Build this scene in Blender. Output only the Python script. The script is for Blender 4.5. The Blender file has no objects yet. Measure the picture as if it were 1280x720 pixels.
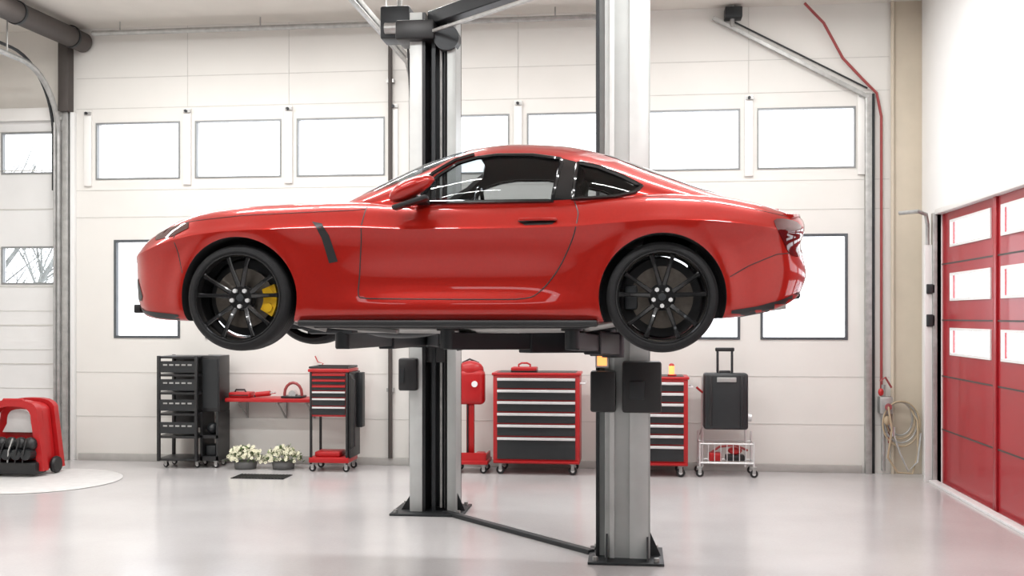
import bpy, bmesh, math, random
import numpy as np
from mathutils import Vector, Matrix, Euler
from mathutils.bvhtree import BVHTree
random.seed(4)
scene = bpy.context.scene
try:
    scene.view_settings.view_transform = 'Standard'
    scene.view_settings.look = 'None'
    scene.view_settings.exposure = 0.0
except Exception:
    pass

# ------------------------------------------------------------------ materials
def mat(name, col, rough=0.5, metal=0.0, coat=0.0, var=0.06, scale=8.0, bump=0.0, emit=None, estr=1.0, spec=0.5):
    m = bpy.data.materials.new(name); m.use_nodes = True
    nt = m.node_tree; b = nt.nodes['Principled BSDF']
    b.inputs['Roughness'].default_value = rough
    b.inputs['Metallic'].default_value = metal
    b.inputs['Specular IOR Level'].default_value = spec
    if coat:
        b.inputs['Coat Weight'].default_value = coat
        b.inputs['Coat Roughness'].default_value = 0.03
    tc = nt.nodes.new('ShaderNodeTexCoord')
    nz = nt.nodes.new('ShaderNodeTexNoise'); nz.inputs['Scale'].default_value = scale
    nz.inputs['Detail'].default_value = 4
    nt.links.new(tc.outputs['Object'], nz.inputs['Vector'])
    rp = nt.nodes.new('ShaderNodeValToRGB')
    rp.color_ramp.elements[0].position = 0.3; rp.color_ramp.elements[1].position = 0.7
    c = Vector(col)
    rp.color_ramp.elements[0].color = (*[max(0, x*(1-var)) for x in c], 1)
    rp.color_ramp.elements[1].color = (*[min(1, x*(1+var)) for x in c], 1)
    nt.links.new(nz.outputs['Fac'], rp.inputs['Fac'])
    nt.links.new(rp.outputs['Color'], b.inputs['Base Color'])
    if bump:
        bp = nt.nodes.new('ShaderNodeBump'); bp.inputs['Strength'].default_value = bump
        bp.inputs['Distance'].default_value = 0.02
        nt.links.new(nz.outputs['Fac'], bp.inputs['Height'])
        nt.links.new(bp.outputs['Normal'], b.inputs['Normal'])
    if emit:
        b.inputs['Emission Color'].default_value = (*emit, 1)
        b.inputs['Emission Strength'].default_value = estr
    return m

def glass(name, tint, gl=0.04):
    m = bpy.data.materials.new(name); m.use_nodes = True
    nt = m.node_tree; nt.nodes.remove(nt.nodes['Principled BSDF'])
    out = nt.nodes['Material Output']
    tr = nt.nodes.new('ShaderNodeBsdfTransparent'); tr.inputs['Color'].default_value = (*tint, 1)
    g = nt.nodes.new('ShaderNodeBsdfGlossy'); g.inputs['Roughness'].default_value = 0.02
    lw = nt.nodes.new('ShaderNodeLayerWeight'); lw.inputs['Blend'].default_value = .5
    pw = nt.nodes.new('ShaderNodeMath'); pw.operation = 'POWER'; pw.inputs[1].default_value = 5
    ma = nt.nodes.new('ShaderNodeMath'); ma.operation = 'MULTIPLY_ADD'; ma.inputs[1].default_value = .6; ma.inputs[2].default_value = gl
    nt.links.new(lw.outputs['Facing'], pw.inputs[0]); nt.links.new(pw.outputs[0], ma.inputs[0])
    mx = nt.nodes.new('ShaderNodeMixShader')
    nt.links.new(ma.outputs[0], mx.inputs[0])
    nt.links.new(tr.outputs[0], mx.inputs[1]); nt.links.new(g.outputs[0], mx.inputs[2])
    nt.links.new(mx.outputs[0], out.inputs['Surface'])
    return m

M = {}
M['paint'] = mat('car_paint_red', (0.36, 0.010, 0.005), 0.30, 0.40, 1.0, 0.04, 60, spec=.2)
M['black'] = mat('black_plastic', (0.012, 0.012, 0.013), 0.4)
M['gloss'] = mat('black_gloss', (0.008, 0.008, 0.009), 0.12, 0.0, 0.6)
M['rubber'] = mat('tyre_rubber', (0.010, 0.010, 0.011), 0.65, 0, 0, .2, 30, .1, spec=.3)
M['rim'] = mat('rim_black', (0.022, 0.022, 0.023), 0.22, 0.6, 0.5)
M['disc'] = mat('brake_disc', (0.16, 0.14, 0.12), 0.35, 0.9, 0, .1, 40)
M['chrome'] = mat('chrome', (0.75, 0.75, 0.76), 0.15, 1.0)
M['yellow'] = mat('caliper_yellow', (0.85, 0.5, 0.01), 0.35)
M['tail'] = mat('tail_lamp', (0.07, 0.003, 0.004), 0.08, 0, 1.0)
M['lamp'] = mat('head_lamp', (0.06, 0.015, 0.015), 0.06, 0, 1.0)
M['interior'] = mat('interior_dark', (0.02, 0.02, 0.021), 0.7)
M['steel'] = mat('exhaust_steel', (0.35, 0.34, 0.33), 0.35, 0.9)
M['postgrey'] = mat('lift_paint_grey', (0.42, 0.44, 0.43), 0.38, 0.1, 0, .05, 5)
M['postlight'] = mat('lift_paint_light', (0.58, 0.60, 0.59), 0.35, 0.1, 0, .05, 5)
M['darksteel'] = mat('dark_steel', (0.030, 0.033, 0.036), 0.45, 0.4)
M['galv'] = mat('galvanised', (0.42, 0.42, 0.41), 0.4, 0.6, 0, .15, 12)
M['redbox'] = mat('tool_red', (0.42, 0.009, 0.011), 0.35)
M['drawer'] = mat('drawer_black', (0.014, 0.016, 0.018), 0.4)
M['silver'] = mat('drawer_trim', (0.72, 0.72, 0.72), 0.3, 0.4)
M['wall'] = mat('wall_paint', (0.73, 0.715, 0.68), 0.55, 0, 0, .02, 1.5)
M['wallr'] = mat('wall_white', (0.88, 0.88, 0.87), 0.6, 0, 0, .02, 1.5)
M['wallf'] = mat('wall_grey_dark', (0.07, 0.07, 0.072), 0.6, 0, 0, .05, 1.5)
M['trim'] = mat('trim_white', (0.80, 0.79, 0.765), 0.5, 0, 0, .02, 2)
M['seam'] = mat('panel_seam', (0.58, 0.57, 0.54), 0.7)
M['beige'] = mat('column_beige', (0.58, 0.51, 0.41), 0.6, 0, 0, .05, 3)
M['ceil'] = mat('ceiling_paint', (0.68, 0.65, 0.60), 0.8, 0, 0, .04, 2)
M['frame'] = mat('window_frame', (0.25, 0.26, 0.26), 0.4, .3)
M['framed'] = mat('window_frame_dark', (0.09, 0.10, 0.11), 0.4, .3)
M['doorred'] = mat('door_red', (0.35, 0.011, 0.018), 0.38, 0, .2, .05, 2)
M['doorwhite'] = mat('door_white', (0.76, 0.76, 0.75), 0.5, 0, 0, .02, 2)
M['brown'] = mat('column_brown', (0.065, 0.055, 0.05), 0.6)
M['redpipe'] = mat('pipe_red', (0.30, 0.05, 0.05), 0.4)
M['concrete'] = mat('kerb_grey', (0.42, 0.41, 0.39), 0.8)
M['white'] = mat('white_plastic', (0.80, 0.80, 0.80), 0.4)
M['matw'] = mat('mat_grey_white', (0.62, 0.61, 0.60), 0.5)
M['lightglow'] = mat('lamp_tube', (1, 1, 1), 0.5, emit=(1, .98, .95), estr=4)
M['amber'] = mat('indicator_amber', (0.9, 0.35, 0.1), 0.4, emit=(1, .35, .1), estr=1.6)
M['leaf'] = mat('leaf_green', (0.10, 0.16, 0.05), 0.7, var=.4, scale=20)
M['petal'] = mat('petal_white', (0.85, 0.82, 0.62), 0.7, var=.15, scale=20)
M['pot'] = mat('pot_grey', (0.12, 0.12, 0.12), 0.7)
M['hose'] = mat('air_hose', (0.42, 0.33, 0.22), 0.5)
M['bark'] = mat('frosted_bark', (0.20, 0.21, 0.20), 0.9, var=.3)
M['snow'] = mat('snow_ground', (0.75, 0.76, 0.78), 0.9, var=.05, scale=1)
M['cglass'] = glass('car_glass', (0.62, 0.65, 0.66))
M['wglass'] = glass('window_glass', (0.97, 0.98, 1.0), .03)

# floor
def floor_mat():
    m = bpy.data.materials.new('floor_resin'); m.use_nodes = True
    nt = m.node_tree; b = nt.nodes['Principled BSDF']
    tc = nt.nodes.new('ShaderNodeTexCoord')
    n1 = nt.nodes.new('ShaderNodeTexNoise'); n1.inputs['Scale'].default_value = 0.6; n1.inputs['Detail'].default_value = 6
    n2 = nt.nodes.new('ShaderNodeTexNoise'); n2.inputs['Scale'].default_value = 40; n2.inputs['Detail'].default_value = 5
    for n in (n1, n2): nt.links.new(tc.outputs['Object'], n.inputs['Vector'])
    ad = nt.nodes.new('ShaderNodeMath'); ad.operation = 'MULTIPLY_ADD'; ad.inputs[1].default_value = .25
    nt.links.new(n2.outputs['Fac'], ad.inputs[0]); nt.links.new(n1.outputs['Fac'], ad.inputs[2])
    rp = nt.nodes.new('ShaderNodeValToRGB')
    rp.color_ramp.elements[0].position = .35; rp.color_ramp.elements[0].color = (.45, .435, .435, 1)
    rp.color_ramp.elements[1].position = .85; rp.color_ramp.elements[1].color = (.57, .555, .555, 1)
    nt.links.new(ad.outputs[0], rp.inputs['Fac']); nt.links.new(rp.outputs['Color'], b.inputs['Base Color'])
    b.inputs['Roughness'].default_value = .18
    bp = nt.nodes.new('ShaderNodeBump'); bp.inputs['Strength'].default_value = .05; bp.inputs['Distance'].default_value = .01
    nt.links.new(n2.outputs['Fac'], bp.inputs['Height']); nt.links.new(bp.outputs['Normal'], b.inputs['Normal'])
    return m
M['floor'] = floor_mat()

# ------------------------------------------------------------------ builder
class B:
    def __init__(s): s.v = []; s.f = []; s.m = []; s.mats = []
    def mi(s, k):
        if k not in s.mats: s.mats.append(k)
        return s.mats.index(k)
    def add(s, vs, fs, k):
        o = len(s.v); i = s.mi(k)
        s.v += [tuple(v) for v in vs]
        for f in fs: s.f.append([a+o for a in f]); s.m.append(i)
        return s
    def box(s, x0, x1, y0, y1, z0, z1, k, bev=0.0, rot=None, seg=2):
        bm = bmesh.new(); bmesh.ops.create_cube(bm, size=1)
        c = Vector(((x0+x1)/2, (y0+y1)/2, (z0+z1)/2))
        bmesh.ops.scale(bm, vec=(abs(x1-x0), abs(y1-y0), abs(z1-z0)), verts=bm.verts)
        if bev: bmesh.ops.bevel(bm, geom=bm.edges[:], offset=bev, segments=seg, affect='EDGES', profile=.5)
        R = (rot.to_matrix().to_4x4() if rot else Matrix())
        bm.transform(Matrix.Translation(c) @ R)
        bm.verts.index_update()
        s.add([v.co[:] for v in bm.verts], [[v.index for v in f.verts] for f in bm.faces], k); bm.free(); return s
    def beam(s, p0, p1, w, h, k, bev=0.004):
        p0 = Vector(p0); p1 = Vector(p1); d = p1-p0
        q = d.to_track_quat('X', 'Z')
        bm = bmesh.new(); bmesh.ops.create_cube(bm, size=1)
        bmesh.ops.scale(bm, vec=(d.length, w, h), verts=bm.verts)
        if bev: bmesh.ops.bevel(bm, geom=bm.edges[:], offset=bev, segments=1, affect='EDGES')
        bm.transform(Matrix.Translation((p0+p1)/2) @ q.to_matrix().to_4x4()); bm.verts.index_update()
        s.add([v.co[:] for v in bm.verts], [[v.index for v in f.verts] for f in bm.faces], k); bm.free(); return s
    def tube(s, pts, r, k, n=8, closed=False):
        P = [Vector(p) for p in pts]; L = len(P); vs = []; fs = []
        up = Vector((0.123, 0.21, .97)).normalized(); prev = None
        rr = r if isinstance(r, (list, tuple)) else [r]*L
        for i, p in enumerate(P):
            if closed: t = (P[(i+1) % L]-P[i-1]).normalized()
            else: t = (P[min(i+1, L-1)]-P[max(i-1, 0)]).normalized()
            if prev is None:
                a = up if abs(t.dot(up)) < .95 else Vector((1, 0, 0)); a = (a-t*a.dot(t)).normalized()
            else: a = (prev-t*prev.dot(t)).normalized()
            prev = a; b = t.cross(a)
            for j in range(n):
                an = 2*math.pi*j/n; vs.append(p+(a*math.cos(an)+b*math.sin(an))*rr[i])
        for i in range(L if closed else L-1):
            for j in range(n):
                i2 = (i+1) % L
                fs.append([i*n+j, i*n+(j+1) % n, i2*n+(j+1) % n, i2*n+j])
        if not closed: fs.append(list(range(n))[::-1]); fs.append([(L-1)*n+j for j in range(n)])
        return s.add(vs, fs, k)
    def cyl(s, p0, p1, r, k, n=20): return s.tube([p0, p1], r, k, n)
    def lathe(s, prof, k, origin=(0, 0, 0), axis='Y', n=64, closed=True):
        vs = []; fs = []; L = len(prof); o = Vector(origin)
        for j in range(n):
            an = 2*math.pi*j/n; c, sn = math.cos(an), math.sin(an)
            for (r, a) in prof:
                if axis == 'Y': vs.append(o+Vector((r*c, a, r*sn)))
                elif axis == 'Z': vs.append(o+Vector((r*c, r*sn, a)))
                else: vs.append(o+Vector((a, r*c, r*sn)))
        for j in range(n):
            j2 = (j+1) % n
            for i in range(L if closed else L-1):
                i2 = (i+1) % L
                fs.append([j*L+i, j*L+i2, j2*L+i2, j2*L+i])
        return s.add(vs, fs, k)
    def ball(s, c, rad, k, rot=None, seg=20):
        bm = bmesh.new(); bmesh.ops.create_uvsphere(bm, u_segments=seg, v_segments=seg//2, radius=1)
        bmesh.ops.scale(bm, vec=rad, verts=bm.verts)
        bm.transform(Matrix.Translation(c) @ (rot.to_matrix().to_4x4() if rot else Matrix())); bm.verts.index_update()
        s.add([v.co[:] for v in bm.verts], [[v.index for v in f.verts] for f in bm.faces], k); bm.free(); return s
    def prism(s, poly, a0, a1, k, plane='XZ'):
        n = len(poly)
        def P(p, a):
            if plane == 'XZ': return (p[0], a, p[1])
            if plane == 'XY': return (p[0], p[1], a)
            return (a, p[0], p[1])
        vs = [P(p, a0) for p in poly]+[P(p, a1) for p in poly]
        fs = [list(range(n)), list(range(n, 2*n))[::-1]]+[[i, i+n, (i+1) % n+n, (i+1) % n] for i in range(n)]
        return s.add(vs, fs, k)
    def finish(s, name, parent=None, smooth=35, recalc=True, loc=None):
        me = bpy.data.meshes.new(name); me.from_pydata(s.v, [], s.f)
        for k in s.mats: me.materials.append(M[k])
        me.polygons.foreach_set('material_index', s.m)
        if recalc:
            bm = bmesh.new(); bm.from_mesh(me); bmesh.ops.recalc_face_normals(bm, faces=bm.faces); bm.to_mesh(me); bm.free()
        me.polygons.foreach_set('use_smooth', [True]*len(me.polygons))
        if smooth: me.set_sharp_from_angle(angle=math.radians(smooth))
        me.update()
        o = bpy.data.objects.new(name, me); scene.collection.objects.link(o)
        if parent: o.parent = parent
        if loc: o.location = loc
        return o

def wall_with_holes(name, a0, a1, z0, z1, holes, pos, thick, k, axis='X'):
    """vertical wall; axis 'X' runs along x at y=pos (thickness +y); axis 'Y' runs along y at x=pos (+x)"""
    xs = sorted(set([a0, a1]+[h[0] for h in holes]+[h[1] for h in holes])); zs = sorted(set([z0, z1]+[h[2] for h in holes]+[h[3] for h in holes]))
    xs = [x for x in xs if a0 <= x <= a1]; zs = [z for z in zs if z0 <= z <= z1]
    solid = {}
    for i in range(len(xs)-1):
        for j in range(len(zs)-1):
            cx = (xs[i]+xs[i+1])/2; cz = (zs[j]+zs[j+1])/2
            solid[(i, j)] = not any(h[0] < cx < h[1] and h[2] < cz < h[3] for h in holes)
    b = B()
    P = (lambda a, d, z: (a, pos+d, z)) if axis == 'X' else (lambda a, d, z: (pos+d, a, z))
    for (i, j), sd in solid.items():
        if not sd: continue
        x0, x1, zz0, zz1 = xs[i], xs[i+1], zs[j], zs[j+1]
        for d in (0, thick): b.add([P(x0, d, zz0), P(x1, d, zz0), P(x1, d, zz1), P(x0, d, zz1)], [[0, 1, 2, 3]], k)
        for (di, dj, q) in ((-1, 0, (x0, zz0, x0, zz1)), (1, 0, (x1, zz0, x1, zz1)), (0, -1, (x0, zz0, x1, zz0)), (0, 1, (x0, zz1, x1, zz1))):
            if not solid.get((i+di, j+dj), False):
                b.add([P(q[0], 0, q[1]), P(q[2], 0, q[3]), P(q[2], thick, q[3]), P(q[0], thick, q[1])], [[0, 1, 2, 3]], k)
    return b.finish(name, recalc=False, smooth=20)

# ------------------------------------------------------------------ room
YW = 13.9; XR = 3.7; CZ = 6.08; XL = -9.7; YF = -3.0
b = B(); b.box(XL-.2, XR+.2, YF, YW+.2, -.2, 0, 'floor'); b.finish('floor')
b = B(); b.box(XL-.2, XR+.2, YF, YW+.2, CZ, CZ+.2, 'ceil'); b.finish('ceiling')

ups = [(-7.51, -6.27), (-6.05, -4.81), (-4.59, -3.35), (-2.86, -1.64), (-1.40, -.16), (.19, 1.41), (1.63, 2.88)]
lows = [(-7.24, -6.27), (-5.9, -4.85), (-2.6, -1.64), (.19, 1.41), (1.67, 2.78)]
holes = [(a, c, 3.95, 4.75) for a, c in ups]+[(a, c, 1.72, 3.10) for a, c in lows]
ldw = [(-9.55, -9.05, 4.05, 4.65), (-8.95, -8.13, 4.05, 4.65), (-9.55, -9.05, 2.48, 3.02), (-8.95, -8.13, 2.48, 3.02)]
wall_with_holes('wall_back', -7.85, XR+.2, 0, CZ, holes, YW, .16, 'wall')
wall_with_holes('door_1', XL+.01, -7.86, 0, 4.85, ldw, YW+.03, .10, 'doorwhite')
b = B(); b.box(XL-.2, -7.85, YW+.02, YW+.16, 4.85, CZ, 'ceil'); b.box(XL-.2, -7.9, YW-.04, YW+.02, 4.80, 4.98, 'trim', .01); b.finish('trim_header')
wi = 0
def win(x0, x1, z0, z1, y, fk, fw=.03, mull=0):
    global wi; wi += 1
    b = B(); d0, d1 = y-.012, y+.05
    b.box(x0, x0+fw, d0, d1, z0, z1, fk); b.box(x1-fw, x1, d0, d1, z0, z1, fk)
    b.box(x0+fw, x1-fw, d0, d1, z0, z0+fw, fk); b.box(x0+fw, x1-fw, d0, d1, z1-fw, z1, fk)
    for i in range(mull):
        xm = x0+(x1-x0)*(i+1)/(mull+1); b.box(xm-.015, xm+.015, d0, d1, z0+fw, z1-fw, fk)
    b.box(x0+fw, x1-fw, y+.02, y+.026, z0+fw, z1-fw, 'wglass')
    b.finish('window_%d' % wi)
for a, c in ups: win(a, c, 3.95, 4.75, YW, 'frame', .022)
for a, c in lows: win(a, c, 1.72, 3.10, YW, 'framed', .035)
for h in ldw: win(h[0], h[1], h[2], h[3], YW+.03, 'frame', .025)

b = B()
for x in (-7.62, -6.16, -4.70, -3.22, -1.52, .02, 1.52, 2.955):
    b.box(x-.055, x+.055, YW-.035, YW, 3.86, 4.92, 'trim', .006)
    b.box(x-.04, x+.06, YW-.06, YW-.035, 4.86, 4.90, 'galv'); b.cyl((x, YW-.08, 4.88), (x, YW-.03, 4.88), .02, 'darksteel', 10)
b.finish('trim_mullions')
b = B()
def seam(z, x0=-7.8, x1=3.3, hh=.005): b.box(x0, x1, YW-.004, YW, z-hh, z+hh, 'seam')
for z in (.62, 1.24, 3.42, 5.38): seam(z)
for z in (3.80, 4.95): seam(z)
for x in (-6.16, -4.70, -1.52, .02, 1.52): b.box(x-.004, x+.004, YW-.004, YW, 4.95, CZ, 'seam')
b.finish('trim_panel_joints')
b = B()
for i in range(9):
    z = .55*i+.25; b.box(XL, -8.02, YW+.022, YW+.03, z-.008, z+.008, 'seam')
    if z < 2.3:
        b.box(XL, -8.02, YW+.024, YW+.03, z+.2, z+.206, 'seam')
b.finish('trim_panel_ribs')
b = B(); b.box(-7.75, 2.95, YW-.05, YW, 0, .10, 'concrete', .004); b.finish('baseboard_back')
b = B()
b.box(-7.99, -7.84, YW-.16, YW, 4.9, CZ, 'brown', .01)
b.box(-7.96, -7.88, YW-.10, YW, 0, 4.9, 'galv', .005); b.box(-7.86, -7.80, YW-.07, YW, 0, 4.9, 'doorwhite', .004)
b.cyl((-8.06, YW-.12, 0.0), (-8.06, YW-.12, 4.75), .018, 'galv', 8)
b.finish('trim_jamb')
def arc_track(x, zt, yend, R, y0=YW-.08, zstart=0.0):
    p = [(x, y0, zstart), (x, y0, zt-R)]
    for i in range(1, 13):
        a = math.pi/2*i/12; p.append((x, y0-R+R*math.cos(a), zt-R+R*math.sin(a)))
    p.append((x, yend, zt)); return p
b = B()
b.tube(arc_track(-8.02, 5.42, 9.5, .9, zstart=0), .038, 'galv', 8)
b.tube(arc_track(-8.10, 5.56, 9.5, 1.0, zstart=3.8), .022, 'darksteel', 8)
for yy in (12.6, 10.2): b.cyl((-8.02, yy, 5.42), (-8.02, yy, CZ), .012, 'galv', 6)
b.finish('overhead_rail')
b = B()
b.tube([(-7.68, 13.86, 5.88), (-7.70, 13.4, 5.88), (-7.9, 10.5, 5.89)], .14, 'brown', 32)
for yy in (13.55, 12.4, 11.2): b.lathe([(.14, -.02), (.155, -.02), (.155, .02), (.14, .02)], 'darksteel', (-7.70-(13.4-yy)*.069, yy, 5.885), 'Y', 32)
b.finish('ventilation_duct')
b = B()
b.box(2.985, 3.065, YW-.10, YW, 0, 4.9, 'galv', .006); b.box(3.075, 3.11, YW-.05, YW, 0, 4.9, 'darksteel', .004)
b.beam((3.02, YW-.08, 4.85), (1.05, YW-.08, 5.93), .05, .05, 'galv'); b.beam((3.02, YW-.04, 4.97), (1.2, YW-.04, 5.95), .02, .02, 'darksteel')
b.tube([(1.3, YW-.1, CZ), (1.3, YW-.1, 5.8)], .03, 'galv'); b.box(1.2, 1.42, YW-.2, YW, 5.90, 6.04, 'darksteel', .01)
b.finish('support_rail')
b = B()
b.tube(arc_track(-2.97, 5.40, 6.0, .35, zstart=.0), .03, 'galv', 6)
b.box(-3.0, -2.94, 6.0, 13.5, 5.44, 5.50, 'galv', .003)
for yy in (12.4, 10.5, 9): b.cyl((-2.97, yy, 5.45), (-2.97, yy, CZ), .012, 'galv', 6)
b.finish('overhead_rail')
b = B(); b.tube([(2.2, YW-.2, 6.05), (2.45, YW-.15, 5.8), (2.7, YW-.1, 5.35), (2.95, YW-.08, 5.08), (3.13, YW-.06, 4.9), (3.19, YW-.05, 4.6), (3.19, YW-.05, 1.1)], .018, 'redpipe', 8)
b.finish('air_pipe')
b = B(); b.cyl((-3.26, YW-.06, 0.1), (-3.26, YW-.06, CZ-.01), .03, 'brown', 10)
for z in (1, 2.2, 3.4, 5.2): b.box(-3.31, -3.21, YW-.07, YW-.002, z, z+.05, 'galv')
b.finish('electrical_conduit')
b = B(); b.cyl((-7.4, 13.6, 5.93), (-.0, 13.6, 5.93), .035, 'galv', 10)
for x in (-7, -5, -3, -1): b.cyl((x, 13.6, 5.93), (x, 13.6, CZ-.002), .01, 'galv', 6)
b.finish('heating_pipe')
b = B(); b.box(3.33, XR, YW-.03, YW, 0, CZ, 'beige', .004); b.cyl((3.33, YW-.05, 0), (3.33, YW-.05, CZ), .022, 'beige', 10); b.finish('trim_corner_panel')

# right wall & red sectional door
DZ = 3.27
dy0, dy1 = 5.4, 13.2
wall_with_holes('wall_right', YF, YW+.2, 0, CZ, [(dy0, dy1, -1, DZ)], XR, .18, 'wallr', 'Y')
cols = []
y = 12.86
dh = []
rows = ((1.565, 1.89), (2.21, 2.54), (2.85, 3.17))
while y-1.41 > dy0:
    for (z0, z1) in rows: dh.append((y-1.41, y, z0, z1))
    cols.append((y-1.41, y)); y -= 1.72
wall_with_holes('door_2', dy0+.002, dy1-.002, 0, DZ-.002, dh, XR+.06, .05, 'doorred', 'Y')
b = B()
for (a, c) in cols:
    for (z0, z1) in rows:
        f = .03
        x0, x1 = XR+.045, XR+.075
        b.box(x0, x1, a, a+f, z0, z1, 'doorwhite'); b.box(x0, x1, c-f, c, z0, z1, 'doorwhite')
        b.box(x0, x1, a+f, c-f, z0, z0+f, 'doorwhite'); b.box(x0, x1, a+f, c-f, z1-f, z1, 'doorwhite')
        b.box(x0, x1, (a+c)/2-.015, (a+c)/2+.015, z0+f, z1-f, 'doorwhite')
        b.box(XR+.08, XR+.085, a+f, c-f, z0+f, z1-f, 'wglass')
    b.box(XR+.035, XR+.06, a-.20, a-.11, 0, DZ-.002, 'doorred', .004)
for z in (.65, 1.3, 1.98, 2.66): b.box(XR+.053, XR+.06, dy0, dy1, z-.008, z+.008, 'brown')
b.finish('window_17')
b = B()
b.box(XR-.05, XR+.05, dy1, dy1+.09, 0, DZ+.02, 'galv', .005); b.box(XR-.03, XR+.04, dy0-.09, dy0, 0, DZ+.02, 'galv', .005)
b.box(XR-.03, XR+.0, dy0, dy1, DZ-.0, DZ+.06, 'trim', .005)
b.box(XR-.14, XR-.05, dy1+.03, dy1+.08, 0, 2.9, 'doorwhite', .005)
b.tube([(XR-.1, dy1+.05, 2.9), (XR-.1, dy1+.05, 3.15), (XR-.14, dy1-.02, 3.27), (XR-.25, dy1-.1, 3.3), (XR-.42, dy1+.1, 3.3)], .025, 'galv', 8)
b.box(XR-.12, XR-.02, dy1+.0, dy1+.1, 1.9, 2.05, 'darksteel', .01); b.box(XR-.12, XR-.02, dy1+.0, dy1+.1, 2.3, 2.42, 'darksteel', .01)
b.finish('trim_door_frame')
b = B(); b.box(XR-.10, XR-.0, dy0, dy1, 0, .03, 'white', .004); b.finish('trim_threshold')
b = B(); b.box(XL-.18, XL, YF, YW+.2, 0, CZ, 'wall'); b.finish('wall_left')
fh = [(-9.2+i*2.1, -7.8+i*2.1, 4.4, 5.2) for i in range(6)]  # unseen windows behind the camera, added for bright reflections on the car
wall_with_holes('wall_front_added', XL-.2, XR+.2, 0, CZ, fh, YF-.16, .16, 'wallf')  # unseen dark wall, added to keep the paint's reflections dark
for h in fh: win(h[0], h[1], h[2], h[3], YF-.05, 'framed', .04)

# ceiling lamps added out of view to light the room (fixtures + area lights)
def lamp(x, y, e=108):
    b = B(); b.box(x-1.3, x+1.3, y-.14, y+.14, CZ-.09, CZ-.002, 'white', .01)
    b.box(x-1.26, x+1.26, y-.1, y+.1, CZ-.10, CZ-.088, 'lightglow')
    o = b.finish('added_ceiling_lamp')
    l = bpy.data.lights.new('added_lamp_light', 'AREA'); l.shape = 'RECTANGLE'; l.size = 2.5; l.size_y = .2; l.energy = e; l.color = (1, .995, .985)
    lo = bpy.data.objects.new('added_lamp_light', l); scene.collection.objects.link(lo); lo.location = (x, y, CZ-.11); lo.parent = o
for y in (1.0, 4.5, 8.0, 11.6):
    for x in (-7.2 if y < 9 else -6.2, -3.0, 1.2): lamp(x, y)
b = B(); b.box(2.35, 3.0, 12.9, 13.15, 5.93, 6.0, 'white', .01); b.box(2.38, 2.97, 12.92, 13.13, 5.922, 5.932, 'lightglow')
for x in (2.5, 2.85): b.cyl((x, 13.02, 5.99), (x, 13.02, CZ), .01, 'galv', 6)
b.finish('ceiling_batten_light')

# outdoors: snowy yard and bare frosted trees seen through the left-hand windows
b = B(); b.box(-40, 25, YW+.2, 60, -.25, -.2, 'snow'); b.finish('ground_snow')
def tree(x, y, h, seed):
    rnd = random.Random(seed); b = B()
    def grow(p, d, L, r, lev):
        n = 3; pts = [p]; q = p.copy(); dd = d.copy()
        for i in range(n):
            dd = (dd+Vector((rnd.uniform(-.15, .15), rnd.uniform(-.15, .15), .05))).normalized(); q = q+dd*L/n; pts.append(q.copy())
        b.tube(pts, [r*(1-.5*i/n) for i in range(n+1)], 'bark', 5)
        if lev < 4:
            for k in range(4 if lev else 7):
                t_ = rnd.uniform(.3, 1); pp = pts[min(n, int(t_*n)+0)]
                a = rnd.uniform(0, 6.28); nd = (dd*.7+Vector((math.cos(a), math.sin(a), .25))*.8).normalized()
                grow(pp, nd, L*rnd.uniform(.42, .62), r*.42, lev+1)
    grow(Vector((x, y, -.2)), Vector((0, 0, 1)), h*.6, .13, 0)
    b.finish('bare_tree', recalc=False)
tree(-12.6, 19.5, 7.5, 1); tree(-15.2, 22.5, 9, 2); tree(-14.2, 20.5, 7, 5)

# ------------------------------------------------------------------ CAR
car = bpy.data.objects.new('car', None); scene.collection.objects.link(car)
car.location = (-2.534, 7.40, 2.14)

def pchip(tab):
    x = np.array([t[0] for t in tab], float); y = np.array([t[1] for t in tab], float)
    h = np.diff(x); d = np.diff(y)/h; m = np.zeros(len(x))
    for i in range(1, len(x)-1):
        if d[i-1]*d[i] > 0:
            w1 = 2*h[i]+h[i-1]; w2 = h[i]+2*h[i-1]; m[i] = (w1+w2)/(w1/d[i-1]+w2/d[i])
    m[0] = d[0]; m[-1] = d[-1]
    def f(t):
        t = min(max(t, x[0]), x[-1]); i = min(max(int(np.searchsorted(x, t))-1, 0), len(x)-2)
        s = (t-x[i])/h[i]
        return (2*s**3-3*s*s+1)*y[i]+(s**3-2*s*s+s)*h[i]*m[i]+(-2*s**3+3*s*s)*y[i+1]+(s**3-s*s)*h[i]*m[i+1]
    return f
Wf = pchip([(-.87, .0), (-.866, .22), (-.855, .44), (-.825, .62), (-.76, .76), (-.65, .85), (-.45, .915), (-.2, .943), (.3, .950), (1, .94), (1.7, .94), (2.2, .948), (2.7, .965), (3.05, .955), (3.3, .915), (3.47, .85), (3.57, .76), (3.63, .62), (3.665, .42), (3.678, .2), (3.68, 0)])
Zs = pchip([(-.87, .35), (-.80, .395), (-.66, .455), (-.517, .515), (-.293, .578), (0, .612), (.151, .620), (.7, .632), (1.2, .612), (2.04, .618), (2.43, .645), (2.7, .662), (3.0, .648), (3.3, .600), (3.5, .545), (3.62, .52), (3.66, .49), (3.68, .45)])
Zb = pchip([(-.87, -.04), (-.84, -.075), (-.75, -.115), (-.5, -.14), (.4, -.15), (2.3, -.15), (3.1, -.125), (3.35, -.09), (3.5, -.045), (3.62, .02), (3.68, .08)])
sec = [(0, 0), (.3, 0), (.6, 0), (.78, 0), (.87, .0), (.905, .008), (.925, .03), (.936, .065), (.942, .11), (.945, .17), (.947, .23), (.950, .30), (.955, .38), (.960, .46), (.966, .54), (.973, .61), (.981, .67), (.991, .72), (1.000, .757), (1.003, .772), (.998, .786), (.980, .812), (.957, .85), (.932, .89), (.906, .925), (.874, .957), (.838, .984), (.80, 1.0)]
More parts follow.
